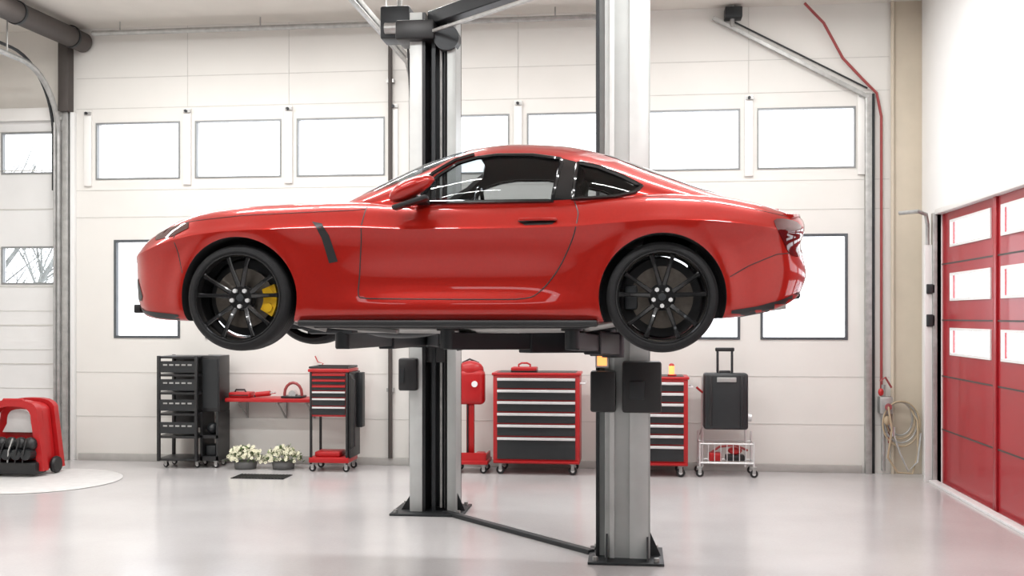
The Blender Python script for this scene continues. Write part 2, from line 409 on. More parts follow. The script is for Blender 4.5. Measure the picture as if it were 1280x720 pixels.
topf = [.72, .62, .5, .38, .25, .12, 0]
crown = pchip([(-.87, .01), (-.5, .03), (.2, .06), (.7, .06), (1.2, .0), (2.4, .0), (3.2, .04), (3.6, .02), (3.68, .0)])
ns = 190
t = np.linspace(0, 1, ns)
xs = []
for a in t:
    xs.append(-.87+4.55*(0.5-0.5*math.cos(math.pi*a))*.35+4.55*a*.65)
def dent(y, x, z):
    """sculpting of flank"""
    for wx in (0, 2.72):
        d = math.hypot(x-wx, z)
        y += .018*math.exp(-((d-.42)/.06)**2)
    y += .028*math.exp(-((x-2.8)/.5)**2)*math.exp(-((z-.46)/.12)**2)
    dx = 1/(1+math.exp(-(x-.75)/.10))*1/(1+math.exp((x-2.1)/.10))
    y -= .030*dx*math.exp(-((z-.12)/.10)**2)
    y += .014*dx*math.exp(-((z+.06)/.05)**2)
    return y
verts = []
for x in xs:
    W = Wf(x); zs = Zs(x); zb = Zb(x); col = []
    for (f, g) in sec:
        z = zb+(zs-zb)*g; yy = f*W
        if f > .86 and W > .3: yy = dent(yy, x, z)
        X = x
        if x < -.35:
            k = ((-.35-x)/.52)**2; X += k*(.07*max(0, (z-.30)/.15)**1.5+.05*max(0, -(z+.02)/.1) - .01*math.sin(max(0, min(1, (z+.05)/.35))*math.pi))
        if x > 3.2:
            k = ((x-3.2)/.48)**2; X -= k*(.05*max(0, (.42-z)/.5) - .03*math.exp(-((z-.15)/.08)**2)+.06*math.exp(-((z-.36)/.07)**2)*.6)
        col.append((X, -yy, z))
    for f in topf:
        z = zs+crown(x)*(1-(f/.8)**2)
        X = x
        if x < -.35: k = ((-.35-x)/.52)**2; X += k*(.07*max(0, (z-.30)/.15)**1.5)
        col.append((X, -f*W, z))
    ring = col+[(p[0], -p[1], p[2]) for p in col[-2:0:-1]]
    verts.append(ring)
def loft(rings):
    V = [p for r in rings for p in r]; Fc = []
    n = len(rings[0])
    for i in range(len(rings)-1):
        for j in range(n): Fc.append([i*n+j, i*n+(j+1) % n, (i+1)*n+(j+1) % n, (i+1)*n+j])
    Fc.append(list(range(n))[::-1]); Fc.append([(len(rings)-1)*n+j for j in range(n)])
    return V, Fc
for rr_ in (0, -1):
    verts[rr_] = [(p[0], math.copysign(.012, q[1]) if abs(q[1]) > 1e-9 else 0, p[2]) for p, q in zip(verts[rr_], verts[1 if rr_ == 0 else -2])]
bodyV, bodyF = loft(verts)

# greenhouse
Gs = pchip([(.42, .585), (.52, .64), (.70, .735), (.93, .850), (1.12, .938), (1.32, 1.005), (1.507, 1.045), (1.726, 1.064), (2.052, 1.048), (2.374, .978), (2.694, .858), (3.009, .728), (3.30, .615), (3.46, .55)])
Gw = pchip([(.42, .48), (.6, .64), (.75, .72), (.95, .77), (1.2, .79), (1.8, .80), (2.3, .80), (2.7, .79), (3.1, .74), (3.3, .70), (3.46, .64)])
Gn = pchip([(.42, 2.2), (1.1, 2.3), (1.6, 2.55), (2.3, 2.45), (2.8, 2.2), (3.46, 2.1)])
def green(x0, x1, n, inset=0.0, zfloor=.40):
    rings = []
    for i in range(n):
        x = x0+(x1-x0)*i/(n-1); h0 = .57; W = Gw(x)-inset; H = max(.01, Gs(x)+.022-h0-inset); e = 2/Gn(x); col = []
        base = zfloor
        col.append((x, 0, base)); col.append((x, -W*.6, base)); col.append((x, -W, base))
        m = 22
        for k in range(m+1):
            th = math.pi/2*k/m
            col.append((x, -W*max(0, math.cos(th))**e if k < m else 0, h0+H*math.sin(th)**e))
        rings.append(col+[(p[0], -p[1], p[2]) for p in col[-2:0:-1]])
    return loft(rings)
gV, gF = green(.42, 3.46, 112)
def mkobj(name, V, Fc, k, parent=None):
    bb = B(); bb.add(V, Fc, k); return bb.finish(name, parent)
body = mkobj('body', bodyV, bodyF, 'paint')
gh = mkobj('greenhouse', gV, gF, 'paint')
BV = BVHTree.FromPolygons([Vector(v) for v in bodyV], bodyF)
GV = BVHTree.FromPolygons([Vector(v) for v in gV], gF)
def hit(x, z, side=-1):
    best = None
    for T in (BV, GV):
        h = T.ray_cast(Vector((x, side*3, z)), Vector((0, -side, 0)))
        if h[0] is not None and (best is None or side*h[0].y > side*best[0].y): best = h
    return best
def hitz(x, y):
    best = None
    for T in (BV, GV):
        h = T.ray_cast(Vector((x, y, 3)), Vector((0, 0, -1)))
        if h[0] is not None and (best is None or h[0].z > best[0].z): best = h
    return best

def boolean(o, cutters):
    for c in cutters:
        md = o.modifiers.new('b', 'BOOLEAN'); md.operation = 'DIFFERENCE'; md.object = c; md.solver = 'EXACT'
        try: md.material_mode = 'TRANSFER'
        except Exception: pass
    bpy.context.view_layer.update()
    dg = bpy.context.evaluated_depsgraph_get()
    me = bpy.data.meshes.new_from_object(o.evaluated_get(dg), depsgraph=dg)
    o.modifiers.clear(); o.data = me
    me.polygons.foreach_set('use_smooth', [True]*len(me.polygons))
    me.set_sharp_from_angle(angle=math.radians(32))

WZ = .008
cuts = []
for wx in (0, 2.72):
    for sd in (-1, 1):
        bb = B(); pts = []
        R = .392
        for i in range(64):
            a = 2*math.pi*i/64; pts.append((wx+R*math.cos(a), WZ+R*math.sin(a)))
        bb.prism(pts, sd*.55, sd*1.3, 'interior'); cuts.append(bb.finish('cut'))
cV, cF = green(.80, 2.95, 60, inset=.035, zfloor=.16)
cab = mkobj('cut', cV, cF, 'interior')
boolean(body, cuts+[cab])
WIN1 = [(1.150, .622), (1.195, .70), (1.275, .800), (1.40, .892), (1.52, .928), (1.656, .945), (1.891, .941), (2.070, .910), (2.085, .88), (2.055, .75), (2.03, .622)]
WIN2 = [(2.160, .632), (2.172, .75), (2.186, .876), (2.215, .878), (2.32, .852), (2.473, .785), (2.596, .715), (2.55, .672), (2.43, .645)]
WS = [(.72, -.54), (.72, .54), (.86, .66), (1.08, .685), (1.27, .62), (1.42, .50), (1.47, .3), (1.48, 0), (1.47, -.3), (1.42, -.50), (1.27, -.62), (1.08, -.685), (.86, -.66)]
c2 = []
for w in (WIN1, WIN2):
    bb = B(); bb.prism(w, -1.4, 1.4, 'black'); c2.append(bb.finish('cut'))
bb = B(); bb.prism([(.83, -.56), (.83, .56), (.88, .63), (1.08, .665), (1.26, .60), (1.40, .49), (1.445, .3), (1.45, 0), (1.445, -.3), (1.40, -.49), (1.26, -.60), (1.08, -.665), (.88, -.63)], .64, 1.4, 'black', 'XY'); c2.append(bb.finish('cut'))
boolean(gh, [cab]+c2)
for o in cuts+[cab]+c2: bpy.data.objects.remove(o)
body.parent = car; gh.parent = car

def patch(poly, k, off=.003, step=.03, side=-1, mode='side'):
    bm = bmesh.new(); vs = [bm.verts.new((p[0], 0, p[1])) for p in poly]; bm.faces.new(vs)
    for ax in (0, 2):
        lo = min(v.co[ax] for v in bm.verts); hi = max(v.co[ax] for v in bm.verts); q = lo+step
        while q < hi:
            co = [0, 0, 0]; no = [0, 0, 0]; co[ax] = q; no[ax] = 1
            bmesh.ops.bisect_plane(bm, geom=bm.verts[:]+bm.edges[:]+bm.faces[:], plane_co=co, plane_no=no); q += step
    bm.verts.index_update(); out = []; ok = []
    for v in bm.verts:
        h = hit(v.co.x, v.co.z, side) if mode == 'side' else hitz(v.co.x, v.co.z)
        if h is None: out.append(Vector((0, 0, 0))); ok.append(False)
        else:
            n = h[1]
            if mode == 'side' and n.y*side < 0: n = -n
            if mode != 'side' and n.z < 0: n = -n
            out.append(h[0]+n*off); ok.append(True)
    fs = [[v.index for v in f.verts] for f in bm.faces if all(ok[v.index] for v in f.verts)]
    bm.free(); return out, fs
def subdiv(pts, step=.03, closed=False):
    o = []; n = len(pts)
    for i in range(n if closed else n-1):
        a = Vector(pts[i]); c = Vector(pts[(i+1) % n]); m = max(1, int((c-a).length/step))
        for j in range(m): o.append(a+(c-a)*j/m)
    if not closed: o.append(Vector(pts[-1]))
    return o
def line(bb, pts, r, k, side=-1, closed=False, off=0.0, mode='side'):
    P = []
    for p in subdiv(pts, .03, closed):
        h = hit(p[0], p[1], side) if mode == 'side' else hitz(p[0], p[1])
        if h:
            n = h[1]
            if mode == 'side' and n.y*side < 0: n = -n
            P.append(h[0]+n*off)
    if len(P) > 2: bb.tube(P, r, k, 6, closed)
def crpoly(p, n=5, closed=True):
    o = []; L = len(p)
    for i in range(L if closed else L-1):
        g = (lambda j: p[(i+j) % L]) if closed else (lambda j: p[min(max(i+j, 0), L-1)])
        p0, p1, p2, p3 = [Vector(g(j)) for j in (-1, 0, 1, 2)]
        for j in range(n):
            t = j/n; o.append(.5*((2*p1)+(p2-p0)*t+(2*p0-5*p1+4*p2-p3)*t*t+(3*p1-p0-3*p2+p3)*t**3))
    if not closed: o.append(Vector(p[-1]))
    return o

trimB = B(); lampB = B(); glassB = B()
for sd in (-1, 1):
    for w in (WIN1, WIN2):
        glassB.add(*patch(w, 'cglass', -.008, .05, sd), 'cglass'); line(trimB, w, .014, 'gloss', sd, True)
    trimB.add(*patch([(2.025, .625), (2.05, .75), (2.08, .89), (2.07, .915), (2.19, .880), (2.18, .86), (2.168, .75), (2.155, .63)], 'gloss', .003, .03, sd), 'gloss')
    line(trimB, [(1.09, .622), (1.15, .72), (1.24, .82), (1.38, .915), (1.50, .950)], .018, 'gloss', sd, False, .002)
    # side vent
    trimB.add(*patch([(.495, .495), (.565, .480), (.592, .44), (.61, .41), (.662, .240), (.605, .228), (.562, .39), (.535, .45)], 'black', .003, .02, sd), 'black')
    line(trimB, crpoly([(.83, .60), (.825, .50), (.82, .375), (.80, .17), (.79, .03), (.83, .005), (.97, .0), (1.58, -.005), (1.86, .0), (1.96, .045), (2.06, .16), (2.13, .285), (2.18, .41), (2.2, .52), (2.185, .58), (2.17, .62)], 4, False), .004, 'black', sd)
    line(trimB, [(-.42, .50), (-.32, .515), (0.02, .545), (.44, .560), (.75, .572), (.83, .58)], .003, 'black', sd)
    line(trimB, [(-.42, .50), (-.44, .40), (-.41, .30), (-.38, .17)], .003, 'black', sd)
    line(trimB, [(3.13, .13), (3.25, .20), (3.42, .27), (3.50, .28)], .003, 'black', sd)
    line(trimB, [(2.6, .645), (2.9, .615), (3.2, .565), (3.5, .51)], .0025, 'black', sd)
    # handle over a black patch drawn for its pocket and dark shadow
    trimB.add(*patch([(1.82, .485), (1.86, .50), (2.04, .502), (2.07, .488), (2.04, .460), (1.87, .456)], 'black', .002, .03, sd), 'black')
    h = hit(1.95, .485, sd)[0]
    trimB.box(1.83, 2.07, min(h.y, h.y+sd*.03), max(h.y, h.y+sd*.03), .484, .504, 'paint', .006)
    lampB.add(*patch(crpoly([(3.40, .475), (3.50, .49), (3.585, .46), (3.62, .37), (3.61, .28), (3.52, .265), (3.46, .35)], 3), 'tail', .004, .02, sd), 'tail')
    lampB.add(*patch([(-.63, .435), (-.50, .478), (-.36, .505), (-.345, .465), (-.45, .41), (-.6, .39)], 'lamp', .003, .02, sd), 'lamp')
    trimB.add(*patch([(3.14, -.125), (3.14, -.075), (3.3, -.05), (3.45, -.01), (3.6, .05), (3.6, .01), (3.48, -.06), (3.3, -.095)], 'black', .004, .03, sd), 'black')  # black strip drawn for the bumper's crease shadow and dark underside
    trimB.add(*patch([(-.81, -.07), (-.81, -.04), (-.7, -.075), (-.42, -.10), (-.42, -.135), (-.6, -.12)], 'black', .004, .03, sd), 'black')
    trimB.add(*patch([(-.80, .0), (-.81, .14), (-.77, .14), (-.72, .02), (-.74, -.01)], 'black', .003, .02, sd), 'black')
    y0, y1 = (.80, .93)
    trimB.box(.40, 2.32, sd*y1 if sd < 0 else y0, sd*y0 if sd < 0 else y1, -.178, -.135, 'black', .012)
glassB.add(*patch(WS, 'gloss', .002, .05, 1, 'top'), 'cglass')
glassB.add(*patch([(2.35, -.42), (2.35, .42), (2.6, .52), (3.0, .50), (3.12, .35), (3.15, 0), (3.12, -.35), (3.0, -.5), (2.6, -.52)], 'gloss', .003, .05, 1, 'top'), 'gloss')
trimB.box(-.885, -.85, -.5, .5, .05, .27, 'black', .012); trimB.box(-.87, -.82, -.6, .6, -.09, -.03, 'black', .01)
trimB.box(3.52, 3.62, -.5, .5, .0, .1, 'black', .02)
trimB.finish('trim', car); lampB.finish('lamps', car); glassB.finish('glazing', car, recalc=False)
# rear spoiler
b = B()
vs = []
for i in range(25):
    y = -.74+1.48*i/24; e = abs(y)/.74; X = 3.59-.10*e**4
    z0 = .510
    vs.append([(X-.14, y, z0-.01), (X-.05, y, z0+.025), (X+.045, y, z0+.035-.02*e**6), (X+.05, y, z0+.02-.02*e**6), (X+.0, y, z0-.02), (X-.1, y, z0-.03)])
b.add(*loft(vs), 'paint'); b.finish('spoiler', car)
# mirrors
b = B()
for sd in (-1, 1):
    n = 14; rings = []
    for i in range(n+1):
        t_ = i/n; rr = math.sin(math.pi*min(1, max(0.001, t_**.75)))**.5
        x = 1.02+.29*t_; zc = .645+.095*t_
        ring = []
        for j in range(20):
            a = 2*math.pi*j/20
            ring.append((x+.02*math.sin(a)*rr, sd*(1.0+.085*rr*math.cos(a)*(1)), zc+.072*rr*math.sin(a)))
        rings.append(ring)
    b.add(*loft(rings), 'paint')
    b.box(1.04, 1.27, sd*1.0-.05, sd*1.0+.05, .585, .615, 'black', .01, Euler((0, -.3, 0)))
    b.beam((1.17, sd*.93, .640), (1.20, sd*.77, .620), .09, .035, 'black', .008)
b.finish('mirrors', car)
# underbody
b = B()
b.box(.45, 2.25, -.75, .75, -.19, -.14, 'interior', .01)
b.tube([(.5, -.25, -.19), (1.2, -.22, -.2), (2.2, -.2, -.19), (2.6, -.3, -.12), (3.3, -.5, -.06), (3.52, -.52, -.03)], .035, 'steel', 12)
b.tube([(.5, .25, -.19), (1.2, .22, -.2), (2.2, .2, -.19), (2.6, .3, -.12), (3.3, .5, -.06), (3.52, .52, -.03)], .035, 'steel', 12)
b.cyl((0, -.72, WZ), (0, .72, WZ), .03, 'darksteel', 12); b.cyl((2.72, -.72, WZ), (2.72, .72, WZ), .035, 'darksteel', 12)
b.beam((.15, -.6, -.12), (.45, -.45, -.2), .05, .04, 'steel'); b.beam((.40, -.5, -.17), (.95, -.45, -.215), .14, .03, 'steel')
b.beam((.0, -.7, -.15), (.48, -.35, -.20), .07, .04, 'darksteel'); b.beam((.0, .7, -.15), (.48, .35, -.20), .07, .04, 'darksteel')
b.box(.30, .62, -.4, .4, -.235, -.15, 'darksteel', .02); b.ball((.9, -.1, -.2), (.3, .15, .07), 'darksteel')
b.ball((2.72, 0, 0), (.14, .16, .13), 'darksteel')
b.finish('underbody', car)
# interior
b = B()
for sy in (-.36, .36):
    b.box(1.72, 2.1, sy-.25, sy+.25, .34, .46, 'interior', .05)
    b.box(2.0, 2.16, sy-.24, sy+.24, .40, .80, 'interior', .06, Euler((0, .22, 0)))
    b.box(2.12, 2.21, sy-.13, sy+.13, .78, .90, 'interior', .04, Euler((0, .2, 0)))
b.box(.95, 1.35, -.70, .70, .45, .63, 'interior', .05)
b.lathe([(.165+.014*math.cos(a*math.pi/4), .014*math.sin(a*math.pi/4)) for a in range(8)], 'gloss', (1.5, -.36, .60), 'X', 32)
b.cyl((1.3, -.36, .56), (1.5, -.36, .60), .03, 'interior', 10); b.beam((1.5, -.5, .6), (1.5, -.22, .6), .02, .03, 'interior')
b.box(2.45, 2.62, -.6, .6, .4, .70, 'interior', .05)
b.finish('interior', car)
# wheels
def wheel(wx, sd, front):
    b = B()
    yo = sd*.93
    def yy(a): return yo-sd*a
    R = .345
    prof = [(R-.003, yy(.03)), (R, yy(.06)), (R, yy(.20)), (R-.003, yy(.235)), (R-.02, yy(.262)), (R-.05, yy(.275)), (.285, yy(.26)), (.278, yy(.235)), (.278, yy(.02)), (.287, yy(.004)), (.30, yy(-.002)), (.322, yy(.003)), (R-.012, yy(.014))]
    b.lathe(prof, 'rubber', (wx, 0, 0), 'Y', 96)
    for g in (.08, .115, .15, .185): b.lathe([(R+.0012, yy(g)), (R+.0012, yy(g+.006)), (R-.004, yy(g+.003))], 'black', (wx, 0, 0), 'Y', 96)
    b.lathe([(.29, yy(.004)), (.286, yy(-.002)), (.277, yy(.0)), (.268, yy(.022)), (.262, yy(.06)), (.262, yy(.22)), (.275, yy(.24)), (.279, yy(.22)), (.279, yy(.02))], 'rim', (wx, 0, 0), 'Y', 96)
    for i in range(5):
        for dd in (-1, 1):
            a0 = 2*math.pi*i/5+math.pi/2+dd*.12; a1 = 2*math.pi*i/5+math.pi/2+dd*.25
            r0, r1 = .06, .268
            p0 = Vector((wx+r0*math.cos(a0), 0, r0*math.sin(a0))); p1 = Vector((wx+r1*math.cos(a1), 0, r1*math.sin(a1)))
            t_ = (p1-p0).normalized(); nn = Vector((-t_.z, 0, t_.x))
            rings = []
            for q in np.linspace(0, 1, 7):
                p = p0.lerp(p1, q); w = .017-.006*q+.004*max(0, q-.8)*5
                ya = yy(.040-.03*math.sin(q*math.pi/2)+.022*(1-q)**2); yb = ya-sd*(.035)
                rings.append([(p+nn*w+Vector((0, ya-sd*.006, 0)))[:], (p+nn*(w*.55)+Vector((0, ya, 0)))[:], (p-nn*(w*.55)+Vector((0, ya, 0)))[:], (p-nn*w+Vector((0, ya-sd*.006, 0)))[:], (p-nn*w*.7+Vector((0, yb, 0)))[:], (p+nn*w*.7+Vector((0, yb, 0)))[:]])
            b.add(*loft(rings), 'rim')
    b.lathe([(0, yy(.05)), (.03, yy(.05)), (.034, yy(.056)), (.075, yy(.056)), (.082, yy(.066)), (.082, yy(.11)), (0, yy(.11))], 'rim', (wx, 0, 0), 'Y', 40, False)
    b.lathe([(0, yy(.044)), (.022, yy(.045)), (.027, yy(.052))], 'darksteel', (wx, 0, 0), 'Y', 24, False)
    for i in range(5):
        a = 2*math.pi*i/5+math.pi/2+.62; px, pz = wx+.055*math.cos(a), .055*math.sin(a)
        b.cyl((px, yy(.058), pz), (px, yy(.035), pz), .0145, 'silver', 6)
    b.lathe([(.07, yy(.125)), (.195, yy(.125)), (.195, yy(.15)), (.07, yy(.15))], 'disc', (wx, 0, 0), 'Y', 64)
    b.lathe([(0, yy(.10)), (.085, yy(.10)), (.085, yy(.16)), (0, yy(.16))], 'darksteel', (wx, 0, 0), 'Y', 32, False)
    b.lathe([(0, yy(.20)), (.25, yy(.20)), (.25, yy(.205)), (0, yy(.205))], 'black', (wx, 0, 0), 'Y', 48, False)
    a_c = (-.10 if front else .1)
    if front:
        pts = []
        for i in range(9): a = a_c-.45+.95*i/8; pts.append((wx+.232*math.cos(a), .232*math.sin(a)))
        for i in range(9): a = a_c+.50-.95*i/8; pts.append((wx+.142*math.cos(a), .142*math.sin(a)))
        b.prism(pts, yy(.095), yy(.175), 'yellow')
        for q in (-.25, .25):
            a = a_c+q; b.cyl((wx+.185*math.cos(a), yy(.1), .185*math.sin(a)), (wx+.185*math.cos(a), yy(.085), .185*math.sin(a)), .03, 'yellow', 16)
    else:
        b.box(wx-.235, wx-.15, min(yy(.1), yy(.17)), max(yy(.1), yy(.17)), -.08, .08, 'darksteel', .02)
    b.finish('wheel', car, 30, loc=(0, 0, WZ))
for wx in (0, 2.72):
    for sd in (-1, 1): wheel(wx, sd, wx == 0)

# ------------------------------------------------------------------ two-post LIFT
b = B()
ZT = 5.15
nx0, nx1, ny0, ny1 = -.225, .15, 8.68, 9.0
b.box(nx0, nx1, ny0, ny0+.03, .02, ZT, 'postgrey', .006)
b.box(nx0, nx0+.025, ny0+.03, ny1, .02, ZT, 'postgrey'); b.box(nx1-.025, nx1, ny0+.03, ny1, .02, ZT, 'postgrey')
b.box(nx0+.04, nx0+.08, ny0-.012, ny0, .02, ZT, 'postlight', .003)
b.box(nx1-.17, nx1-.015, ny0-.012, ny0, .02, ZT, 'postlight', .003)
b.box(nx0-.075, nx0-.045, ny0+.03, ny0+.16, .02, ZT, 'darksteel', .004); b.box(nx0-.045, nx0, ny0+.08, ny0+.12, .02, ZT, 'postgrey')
b.box(-.36, .26, 8.50, 9.12, 0, .022, 'darksteel', .004)
for x in (-.30, .2):
    for y in (8.56, 9.06): b.cyl((x, y, .02), (x, y, .055), .022, 'galv', 6)
b.prism([(8.68, .02), (8.53, .02), (8.68, .22)], nx1-.03, nx1-.015, 'darksteel', 'YZ'); b.prism([(8.68, .02), (8.53, .02), (8.68, .22)], nx0+.01, nx0+.025, 'darksteel', 'YZ')
b.prism([(nx1, .02), (nx1+.09, .02), (nx1, .22)], 8.8, 8.815, 'darksteel'); b.prism([(nx0, .02), (nx0-.1, .02), (nx0, .22)], 8.95, 8.965, 'darksteel')
b.box(-.08, .24, 8.52, 8.67, 1.24, 1.66, 'black', .02); b.box(-.34, -.13, 8.54, 8.67, 1.24, 1.58, 'black', .02)
b.box(-.30, -.19, 8.60, 8.70, 1.60, 1.76, 'galv', .01); b.box(-.285, -.205, 8.585, 8.60, 1.62, 1.74, 'amber', .005)
b.box(-.02, .10, 8.50, 8.52, 1.35, 1.5, 'darksteel', .005)
b.box(nx0-.12, nx0+.1, 8.56, 8.68, 1.70, 1.96, 'darksteel', .01)
def arm(p0, p1, pad, k='darksteel'):
    p0 = Vector(p0); p1 = Vector(p1); mid = p0.lerp(p1, .55)
    b.beam(p0, mid, .13, .17, k, .008); b.beam(mid-(p1-p0)*.08, p1, .10, .12, k, .006)
    b.cyl(p1-Vector((0, 0, .05)), (p1.x, p1.y, 1.955), .05, k, 20); b.cyl((p1.x, p1.y, 1.93), (p1.x, p1.y, pad), .075, 'black', 24)
    b.cyl(p0-Vector((0, 0, .1)), p0+Vector((0, 0, .1)), .09, k, 24)
PADZ = 1.948
arm((-.22, 8.45, 1.82), (-1.25, 7.0, 1.86), PADZ)
arm((-.15, 8.35, 1.80), (-.40, 7.0, 1.86), PADZ)
b.tube([(-.25, 8.5, 1.95), (-.5, 8.2, 1.90), (-.8, 7.8, 1.80), (-1.0, 7.3, 1.84), (-1.2, 7.1, 1.8)], .012, 'black', 8)
fx0, fx1, fy0, fy1 = -2.27, -1.79, 10.5, 10.85
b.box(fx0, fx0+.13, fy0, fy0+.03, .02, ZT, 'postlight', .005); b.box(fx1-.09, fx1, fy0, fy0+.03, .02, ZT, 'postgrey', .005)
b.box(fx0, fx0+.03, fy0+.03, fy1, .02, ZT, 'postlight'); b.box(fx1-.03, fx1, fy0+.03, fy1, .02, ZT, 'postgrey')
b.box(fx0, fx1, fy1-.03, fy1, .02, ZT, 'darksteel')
b.box(fx0+.13, fx0+.16, fy0+.01, fy0+.25, .02, ZT, 'black'); b.box(fx0+.22, fx0+.26, fy0+.05, fy0+.09, .02, ZT, 'darksteel'); b.cyl((fx0+.31, fy0+.1, .05), (fx0+.31, fy0+.1, ZT), .015, 'galv', 8)
b.cyl((fx0+.36, fy0+.06, .05), (fx0+.36, fy0+.06, ZT), .012, 'black', 8)
b.box(fx0+.14, fx1-.1, fy0+.06, fy0+.3, 1.55, 2.25, 'black', .01)
b.box(-2.45, -1.70, 10.35, 11.0, 0, .022, 'darksteel', .004)
for x in (-2.4, -1.75):
    for y in (10.42, 10.92): b.cyl((x, y, .02), (x, y, .055), .022, 'galv', 6)
b.prism([(fx0, .02), (fx0-.11, .02), (fx0, .2)], 10.6, 10.615, 'darksteel'); b.prism([(fx1, .02), (fx1+.08, .02), (fx1, .2)], 10.6, 10.615, 'darksteel')
b.box(-2.36, -2.17, 10.36, 10.49, 1.27, 1.60, 'black', .02); b.box(-2.345, -2.30, 10.35, 10.36, 1.35, 1.5, 'darksteel')
b.box(-2.16, -1.92, 10.1, 10.5, 1.72, 1.95, 'darksteel', .01)
arm((-2.05, 10.15, 1.82), (-2.0, 7.05, 1.86), PADZ, 'darksteel')
arm((-1.98, 10.15, 1.82), (-1.35, 8.1, 1.86), PADZ, 'darksteel')
b.beam((-1.90, 10.50, .02), (-.34, 8.88, .02), .07, .04, 'darksteel', .005); b.beam((-1.85, 10.56, .012), (-.29, 8.94, .012), .03, .022, 'galv', .004)
b.beam((-2.05, 10.6, ZT-.05), (-.04, 8.84, ZT-.05), .14, .14, 'darksteel', .008); b.beam((-2.05, 10.45, ZT-.22), (-.04, 8.72, ZT-.22), .03, .03, 'galv', .003)
b.box(-2.40, -2.0, 10.4, 10.8, ZT-.3, ZT-.1, 'black', .02); b.cyl((-1.88, 10.45, ZT-.28), (-1.88, 10.6, ZT-.28), .13, 'darksteel', 24)
b.finish('two_post_car_lift')
b = B(); b.box(-2.68, -2.36, 10.9, 11.2, 5.0, 5.35, 'darksteel', .02); b.cyl((-2.62, 10.88, 5.1), (-2.42, 10.88, 5.1), .06, 'galv', 16); b.tube([(-2.5, 11.05, 5.35), (-2.5, 11.05, CZ)], .03, 'galv'); b.tube([(-2.4, 10.95, 5.05), (-2.36, 11.0, 4.6), (-2.38, 11.1, 4.2), (-2.45, 11.2, 5.1)], .01, 'black'); b.finish('rail_motor')

# ------------------------------------------------------------------ workshop furniture
def caster(b, x, y, r=.055, z0=0):
    b.lathe([(0, -.018), (r*.9, -.018), (r, -.01), (r, .01), (r*.9, .018), (0, .018)], 'black', (x, y, r+z0), 'Y', 20, False)
    b.cyl((x, y-.022, r+z0), (x, y+.022, r+z0), r*.45, 'silver', 12)
    b.box(x-.02, x+.02, y-.028, y-.02, r+z0, 2*r+.03+z0, 'galv'); b.box(x-.02, x+.02, y+.02, y+.028, r+z0, 2*r+.03+z0, 'galv'); b.box(x-.035, x+.035, y-.035, y+.035, 2*r+.02+z0, 2*r+.035+z0, 'galv')
def chest(x0, x1, y0, y1, zt, dr, name):
    b = B(); zb = .14
    b.box(x0, x1, y0+.02, y1, zb, zt, 'redbox', .012)
    b.box(x0+.02, x1-.02, y0-.01, y0+.02, zb+.02, zb+.04, 'redbox')
    b.box(x0-.015, x1+.015, y0-.0, y1+.005, zt-.02, zt+.015, 'redbox', .008)
    b.box(x0+.05, x1-.05, y0+.05, y1-.05, zt+.012, zt+.02, 'black')
    z = zt-.045; tot = sum(dr); H = zt-.045-(zb+.05)
    for d in dr:
        h = H*d/tot
        b.box(x0+.055, x1-.055, y0, y0+.03, z-h+.012, z-.005, 'drawer', .004)
        b.box(x0+.055, x1-.055, y0-.018, y0+.002, z-.042, z-.008, 'silver', .006)
        z -= h
    for x in (x0+.09, x1-.09):
        for y in (y0+.07, y1-.07): caster(b, x, y)
    b.tube([(x1, y0+.1, zt-.12), (x1+.06, y0+.1, zt-.12), (x1+.06, y1-.1, zt-.12), (x1, y1-.1, zt-.12)], .014, 'silver', 8)
    return b.finish(name)
chest(-1.77, -.66, 13.2, 13.75, 1.29, [1, 1, 1, 1, 1.1, 2.0], 'tool_chest')
chest(-.20, .70, 13.2, 13.75, 1.25, [1, 1, 1, 1, 1, 1, 1.6], 'tool_chest')
b = B(); b.box(-1.55, -1.22, 13.3, 13.55, 1.312, 1.37, 'redbox', .015); b.box(-1.55, -1.22, 13.3, 13.55, 1.312, 1.33, 'black', .005)
b.tube([(-1.46, 13.42, 1.36), (-1.46, 13.42, 1.40), (-1.42, 13.42, 1.42), (-1.35, 13.42, 1.42), (-1.31, 13.42, 1.40), (-1.31, 13.42, 1.36)], .012, 'redbox'); b.finish('toolbox')
b = B(); b.box(.45, .56, 13.3, 13.42, 1.272, 1.29, 'redbox', .005); b.cyl((.5, 13.36, 1.28), (.5, 13.36, 1.40), .035, 'amber', 16); b.ball((.5, 13.36, 1.40), (.035, .035, .03), 'redbox'); b.finish('spray_bottle')

# black louvred rack
b = B(); x0, x1, y0, y1 = -6.28, -5.72, 13.2, 13.7
for x in (x0, x1-.04): b.box(x, x+.04, y0, y0+.04, .1, 1.50, 'black', .003); b.box(x, x+.04, y1-.04, y1, .1, 1.50, 'black', .003)
b.box(x0+.04, x1-.04, y1-.02, y1, .50, 1.48, 'drawer')
for z in (.12, .42, .72, 1.0, 1.24, 1.48): b.box(x0, x1, y0+.01, y1-.01, z-.015, z+.015, 'black', .003)
for zc in (.47, .77, 1.04, 1.28):
    b.box(x0+.04, x1-.04, y0+.005, y0+.02, zc, zc+.15, 'drawer')
    for i in range(5): b.box(x0+.09+i*.085, x0+.145+i*.085, y0-.003, y0+.006, zc+.09, zc+.11, 'galv')
b.box(-5.72, -5.47, 13.35, 13.7, .75, 1.50, 'black', .01); b.box(-5.70, -5.49, 13.34, 13.35, .80, 1.45, 'drawer')
b.box(-5.72, -5.69, 13.3, 13.7, .1, .75, 'black'); b.box(-5.50, -5.47, 13.3, 13.7, .1, .75, 'black'); b.box(-5.72, -5.47, 13.3, 13.7, .10, .16, 'black'); b.box(-5.72, -5.47, 13.3, 13.7, .40, .44, 'black')
b.ball((-5.6, 13.45, .52), (.08, .1, .08), 'drawer'); b.box(-5.67, -5.53, 13.36, 13.6, .16, .3, 'drawer', .02)
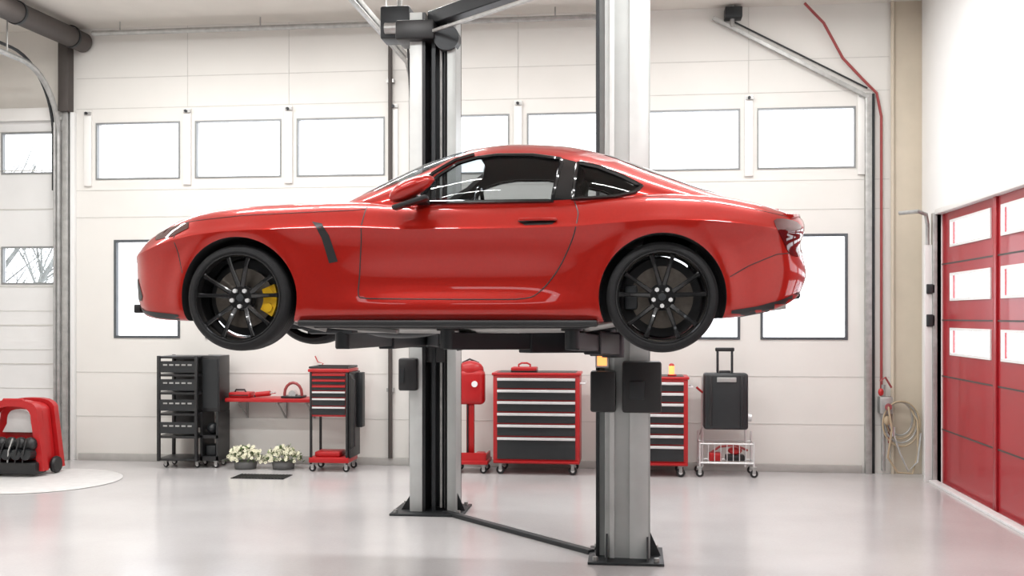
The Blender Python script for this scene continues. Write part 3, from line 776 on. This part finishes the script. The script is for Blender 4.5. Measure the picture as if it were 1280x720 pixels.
for x in (x0+.06, x1-.06, -5.52):
    for y in (13.36, 13.62): caster(b, x, y, .035)
b.finish('storage_rack')
# red wall shelf
b = B(); b.box(-5.44, -4.22, 13.45, 13.88, .875, .925, 'redbox', .008)
for x in (-5.3, -4.75, -4.35): b.box(x, x+.025, 13.5, 13.88, .85, .875, 'galv'); b.box(x, x+.025, 13.86, 13.89, .62, .86, 'galv'); b.beam((x+.012, 13.86, .64), (x+.012, 13.55, .86), .02, .02, 'galv', .002)
b.finish('mounted_shelf')
b = B(); b.box(-5.42, -5.12, 13.52, 13.75, .927, 1.0, 'redbox', .02); b.box(-5.40, -5.14, 13.51, 13.525, .955, .965, 'black')
b.tube([(-5.36, 13.6, .99), (-5.34, 13.6, 1.03), (-5.22, 13.6, 1.03), (-5.2, 13.6, .99)], .012, 'black'); b.finish('drill_case')
b = B(); b.cyl((-5.06, 13.6, .965), (-4.86, 13.6, .985), .035, 'redbox', 16); b.cyl((-4.86, 13.6, .985), (-4.78, 13.6, .995), .014, 'chrome', 10); b.beam((-5.03, 13.6, .955), (-5.08, 13.6, .945), .04, .03, 'black'); b.finish('power_drill')
b = B(); b.box(-4.68, -4.40, 13.5, 13.75, .927, .955, 'black', .006)
b.tube([(-4.66, 13.6, .95)]+[(-4.54-.12*math.cos(math.pi*i/8), 13.6, .98+.15*math.sin(math.pi*i/8)) for i in range(9)]+[(-4.42, 13.6, .95)], .02, 'redpipe', 10)
b.cyl((-4.54, 13.55, .98), (-4.54, 13.65, .98), .05, 'chrome', 20); b.finish('bench_vice')
# red/black trolley
b = B(); x0, x1 = -4.17, -3.66; y0, y1 = 13.15, 13.6
for x in (x0, x1-.03):
    for y in (y0, y1-.03): b.box(x, x+.03, y, y+.03, .1, 1.33, 'black', .003)
b.box(x0+.005, x1-.005, y0+.01, y1, .72, 1.30, 'redbox', .008)
z = 1.28
for h in (.075, .075, .075, .09, .11, .12):
    b.box(x0+.035, x1-.035, y0-.004, y0+.012, z-h+.01, z-.004, 'drawer', .003); b.box(x0+.035, x1-.035, y0-.016, y0, z-.028, z-.006, 'silver' if h > .08 else 'redbox', .003); z -= h
b.box(x0-.02, x1+.02, y0-.02, y1+.01, 1.30, 1.34, 'redbox', .01); b.tube([(x0, y0, 1.36), (x1, y0, 1.36), (x1, y1, 1.36), (x0, y1, 1.36)], .014, 'black', 8, True)
b.box(x0-.01, x1+.01, y0-.01, y1, .12, .19, 'redbox', .008); b.box(x0+.05, x1-.12, y0+.05, y1-.1, .19, .26, 'redbox', .02)
b.box(x1+.0, x1+.03, y0+.02, y1+.05, .18, 1.30, 'black', .006); b.box(x1+.02, x1+.10, y1-.1, y1+.05, .55, 1.28, 'drawer', .01)
b.tube([(x1+.03, y0-.0, .3), (x1+.10, y0-.05, .35), (x1+.10, y0-.05, 1.2), (x1+.03, y0, 1.28)], .014, 'black')
for x in (x0+.03, x1-.03):
    for y in (y0+.04, y1-.04): caster(b, x, y, .045)
b.finish('tool_trolley')
# flowers
def flowers(x, y, rx):
    b = B(); b.lathe([(0, 0), (rx*.55, 0), (rx*.62, .10), (rx*.56, .10), (0, .09)], 'pot', (x, y, 0), 'Z', 28, False)
    for i in range(480):
        a = random.random()*6.283; e = random.random()**.6; R = rx*e
        z = .05+.22*math.sqrt(max(0, 1-e*e))*(.55+.45*random.random())+.05*random.random()
        p = Vector((x+R*math.cos(a), y+.75*R*math.sin(a), z))
        if random.random() < .74:
            d = Vector((random.uniform(-1, 1), random.uniform(-1, 1), random.uniform(-.2, 1))).normalized(); q = d.cross(Vector((0, 0, 1)))*.014
            b.add([p, p+d*.03+q, p+d*.065, p+d*.03-q], [[0, 1, 2, 3]], 'leaf')
        else:
            for k in range(5):
                an = k*1.2566+i; c = p+Vector((.014*math.cos(an), .014*math.sin(an)*.5-.01, .014*math.sin(an)+.012))
                b.add([c+Vector((-.011, 0, 0)), c+Vector((0, -.004, -.011)), c+Vector((.011, 0, 0)), c+Vector((0, .004, .011))], [[0, 1, 2, 3]], 'petal')
    b.finish('flower_planter', recalc=False, smooth=0)
flowers(-5.11, 13.35, .25); flowers(-4.60, 13.38, .25)
b = B(); b.box(-4.98, -4.30, 12.5, 12.85, 0, .008, 'black')
for i in range(16): b.box(-4.96+i*.042, -4.945+i*.042, 12.52, 12.83, .008, .014, 'darksteel')
b.finish('floor_grate')
# red fluid drainer on stand
b = B(); b.box(-2.27, -1.90, 13.3, 13.5, .88, 1.33, 'redbox', .06, seg=4); b.ball((-2.085, 13.4, 1.33), (.17, .1, .12), 'redbox')
b.cyl((-2.02, 13.28, 1.15), (-2.02, 13.3, 1.15), .04, 'white', 16); b.tube([(-2.2, 13.4, 1.42), (-2.1, 13.4, 1.47), (-1.98, 13.4, 1.42)], .012, 'black')
b.box(-2.14, -2.04, 13.36, 13.44, .2, .9, 'redbox', .01); b.box(-2.13, -2.11, 13.34, 13.36, .25, .88, 'black')
b.box(-2.32, -1.84, 13.2, 13.65, .12, .17, 'redbox', .01); b.box(-2.3, -1.86, 13.22, 13.24, .17, .27, 'redbox'); b.box(-1.88, -1.86, 13.22, 13.63, .17, .25, 'redbox')
b.box(-2.02, -1.90, 13.3, 13.5, .17, .26, 'redbox', .02)
for x in (-2.25, -1.90):
    for y in (13.27, 13.58): caster(b, x, y, .045)
b.finish('fluid_drainer')
# hand cart with case
b = B()
for x in (.90, 1.44): b.tube([(x, 13.55, .1), (x, 13.55, .62), (x, 13.58, 1.25)], .014, 'silver')
b.tube([(.85, 13.3, .18), (1.52, 13.3, .18), (1.52, 13.65, .18), (.85, 13.65, .18)], .012, 'silver', 8, True)
b.tube([(.85, 13.3, .42), (1.52, 13.3, .42), (1.52, 13.65, .42), (.85, 13.65, .42)], .010, 'silver', 8, True)
for i in range(9): x = .88+i*.077; b.cyl((x, 13.3, .18), (x, 13.3, .42), .005, 'silver', 6); b.cyl((x, 13.3, .18), (x, 13.65, .18), .005, 'silver', 6)
for x in (.85, 1.52):
    for y in (13.3, 13.65): b.cyl((x, y, .08), (x, y, .55 if y > 13.5 else .44), .012, 'silver', 8); caster(b, x, y, .05)
b.box(.97, 1.13, 13.36, 13.5, .19, .30, 'redbox', .02); b.box(1.18, 1.42, 13.4, 13.55, .19, .27, 'black', .02); b.ball((1.3, 13.45, .32), (.09, .07, .05), 'redbox'); b.tube([(1.0, 13.4, .3), (1.1, 13.35, .38), (1.3, 13.35, .4), (1.45, 13.4, .33)], .015, 'redpipe')
b.box(.90, 1.45, 13.28, 13.50, .60, 1.31, 'drawer', .035, seg=3)
for x in (.98, 1.37): b.box(x-.02, x+.02, 13.27, 13.29, .63, 1.28, 'black', .004)
b.box(1.06, 1.30, 13.262, 13.28, 1.20, 1.26, 'galv', .004)
for x in (1.08, 1.26): b.cyl((x, 13.42, 1.28), (x, 13.42, 1.60), .016, 'darksteel', 8)
b.box(1.05, 1.29, 13.40, 13.44, 1.58, 1.63, 'black', .012); b.box(1.10, 1.24, 13.39, 13.45, 1.29, 1.34, 'black', .01)
b.beam((.9, 13.5, .62), (.87, 13.62, .5), .02, .02, 'silver')
b.tube([(.90, 13.5, 1.05), (.84, 13.5, 1.1), (.82, 13.5, 1.12)], .015, 'redbox'); b.cyl((1.45, 13.4, .75), (1.50, 13.4, .75), .05, 'silver', 14)
b.finish('equipment_cart')
# hoses & valves in the right corner
b = B()
b.cyl((3.2, 13.78, .05), (3.2, 13.78, 1.15), .028, 'galv', 12); b.cyl((3.28, 13.80, .4), (3.28, 13.80, 1.0), .02, 'redpipe', 10)
b.box(3.14, 3.30, 13.70, 13.86, .78, 1.0, 'galv', .015); b.cyl((3.22, 13.68, .88), (3.22, 13.60, .88), .045, 'chrome', 16)
b.ball((3.22, 13.68, .70), (.04, .04, .06), 'hose'); b.ball((3.15, 13.7, 1.06), (.035, .035, .05), 'redbox'); b.tube([(3.14, 13.7, 1.2), (3.2, 13.68, 1.25), (3.28, 13.7, 1.12)], .014, 'redpipe'); b.cyl((3.30, 13.70, .62), (3.30, 13.70, .50), .03, 'chrome')
for k in range(4):
    R = .17+.02*k; cx, cz = 3.40, .72-.02*k
    pts = [(cx+R*math.cos(2*math.pi*i/28)*(.9+.03*k), 13.76-.022*k, cz+R*1.25*math.sin(2*math.pi*i/28)) for i in range(28)]
    b.tube(pts, .011, 'hose' if k % 2 else 'galv', 8, True)
b.tube([(3.22, 13.6, .88), (3.25, 13.55, .6), (3.2, 13.55, .25), (3.32, 13.55, .06), (3.5, 13.55, .05), (3.58, 13.6, .3), (3.6, 13.7, .7), (3.5, 13.78, .9)], .013, 'hose', 8)
b.tube([(3.3, 13.7, .55), (3.36, 13.6, .3), (3.45, 13.55, .08), (3.56, 13.55, .2), (3.62, 13.62, .55)], .013, 'galv', 8)
b.finish('air_hose_station')
# machine on round mat at the far left
b = B(); b.lathe([(0, 0), (.95, 0), (.97, .006), (.95, .012), (0, .012)], 'matw', (-7.25, 12.05, 0), 'Z', 72, False); b.finish('floor_mat')
b = B(); cx, cy = -7.76, 12.55
def archpts(w0, w1, h, n=12):
    p = [(cx-w0, .08)]
    for i in range(n+1):
        a = math.pi-math.pi*i/n; p.append((cx+w1*math.copysign(abs(math.cos(a))**.7, math.cos(a)), h-.18+.18*math.sin(a)**.7))
    p.append((cx+w0, .08)); return p
outer = archpts(.42, .33, .97); inner = archpts(.34, .25, .89)
for yy0, yy1, k in ((12.30, 12.42, 'redbox'), (12.70, 12.80, 'redbox')):
    n = len(outer); vs = [(p[0], yy0, p[1]) for p in outer]+[(p[0], yy0, p[1]) for p in inner]+[(p[0], yy1, p[1]) for p in outer]+[(p[0], yy1, p[1]) for p in inner]
    fs = []
    for i in range(n-1): fs += [[i, i+1, n+i+1, n+i], [2*n+i, 3*n+i, 3*n+i+1, 2*n+i+1], [i, 2*n+i, 2*n+i+1, i+1], [n+i, n+i+1, 3*n+i+1, 3*n+i]]
    fs += [[0, n, 3*n, 2*n], [n-1, 3*n-1, 4*n-1, 2*n-1]]
    b.add(vs, fs, k)
b.prism([(p[0], p[1]) for p in archpts(.36, .29, .93)], 12.50, 12.68, 'redbox')
b.prism([(p[0], p[1]) for p in archpts(.20, .16, .84)][1:-1]+[(cx+.22, .55), (cx-.22, .55)], 12.44, 12.50, 'matw')
b.tube([(cx-.3, 12.4, .80), (cx-.12, 12.32, .97), (cx+.12, 12.32, .97), (cx+.3, 12.4, .8)], .022, 'redbox', 10)
b.box(cx-.36, cx+.36, 12.22, 12.5, .04, .20, 'black', .03)
for i in range(5): b.cyl((cx-.26+i*.13, 12.16, .30), (cx-.26+i*.13, 12.45, .30), .068, 'drawer', 14)
for i in range(5): b.ball((cx-.26+i*.13, 12.28, .42), (.085, .08, .09), 'black', seg=12)
for i in range(6): b.tube([(cx-.3+i*.1, 12.2, .2), (cx-.25+i*.1, 12.14, .35), (cx-.2+i*.09, 12.2, .5)], .010, 'galv' if i % 3 == 0 else 'black')
for x in (cx-.40, cx+.40): b.lathe([(0, -.03), (.10, -.03), (.11, 0), (.10, .03), (0, .03)], 'black', (x, 12.62, .123), 'X', 24, False)
b.cyl((cx-.40, 12.62, .123), (cx+.40, 12.62, .123), .02, 'galv')
b.finish('pressure_washer')
b = B(); b.tube([(-4.32, YW-.03, 1.48), (-4.28, YW-.04, 1.40), (-4.20, YW-.05, 1.38), (-4.27, YW-.04, 1.30), (-4.25, YW-.03, .95)], .008, 'redbox', 6); b.finish('hanging_cord')

# ------------------------------------------------------------------ world & camera
w = bpy.data.worlds.new('World'); scene.world = w; w.use_nodes = True
bg = w.node_tree.nodes['Background']; bg.inputs['Color'].default_value = (0.985, 0.99, 1.0, 1); bg.inputs['Strength'].default_value = 3.4
cam = bpy.data.cameras.new('camera'); co = bpy.data.objects.new('camera', cam); scene.collection.objects.link(co)
cam.lens = 36.5625; cam.sensor_width = 36; cam.shift_y = 35/1280
co.location = (0, 0, 2.03); co.rotation_euler = (math.pi/2, 0, math.radians(6.58))
scene.camera = co
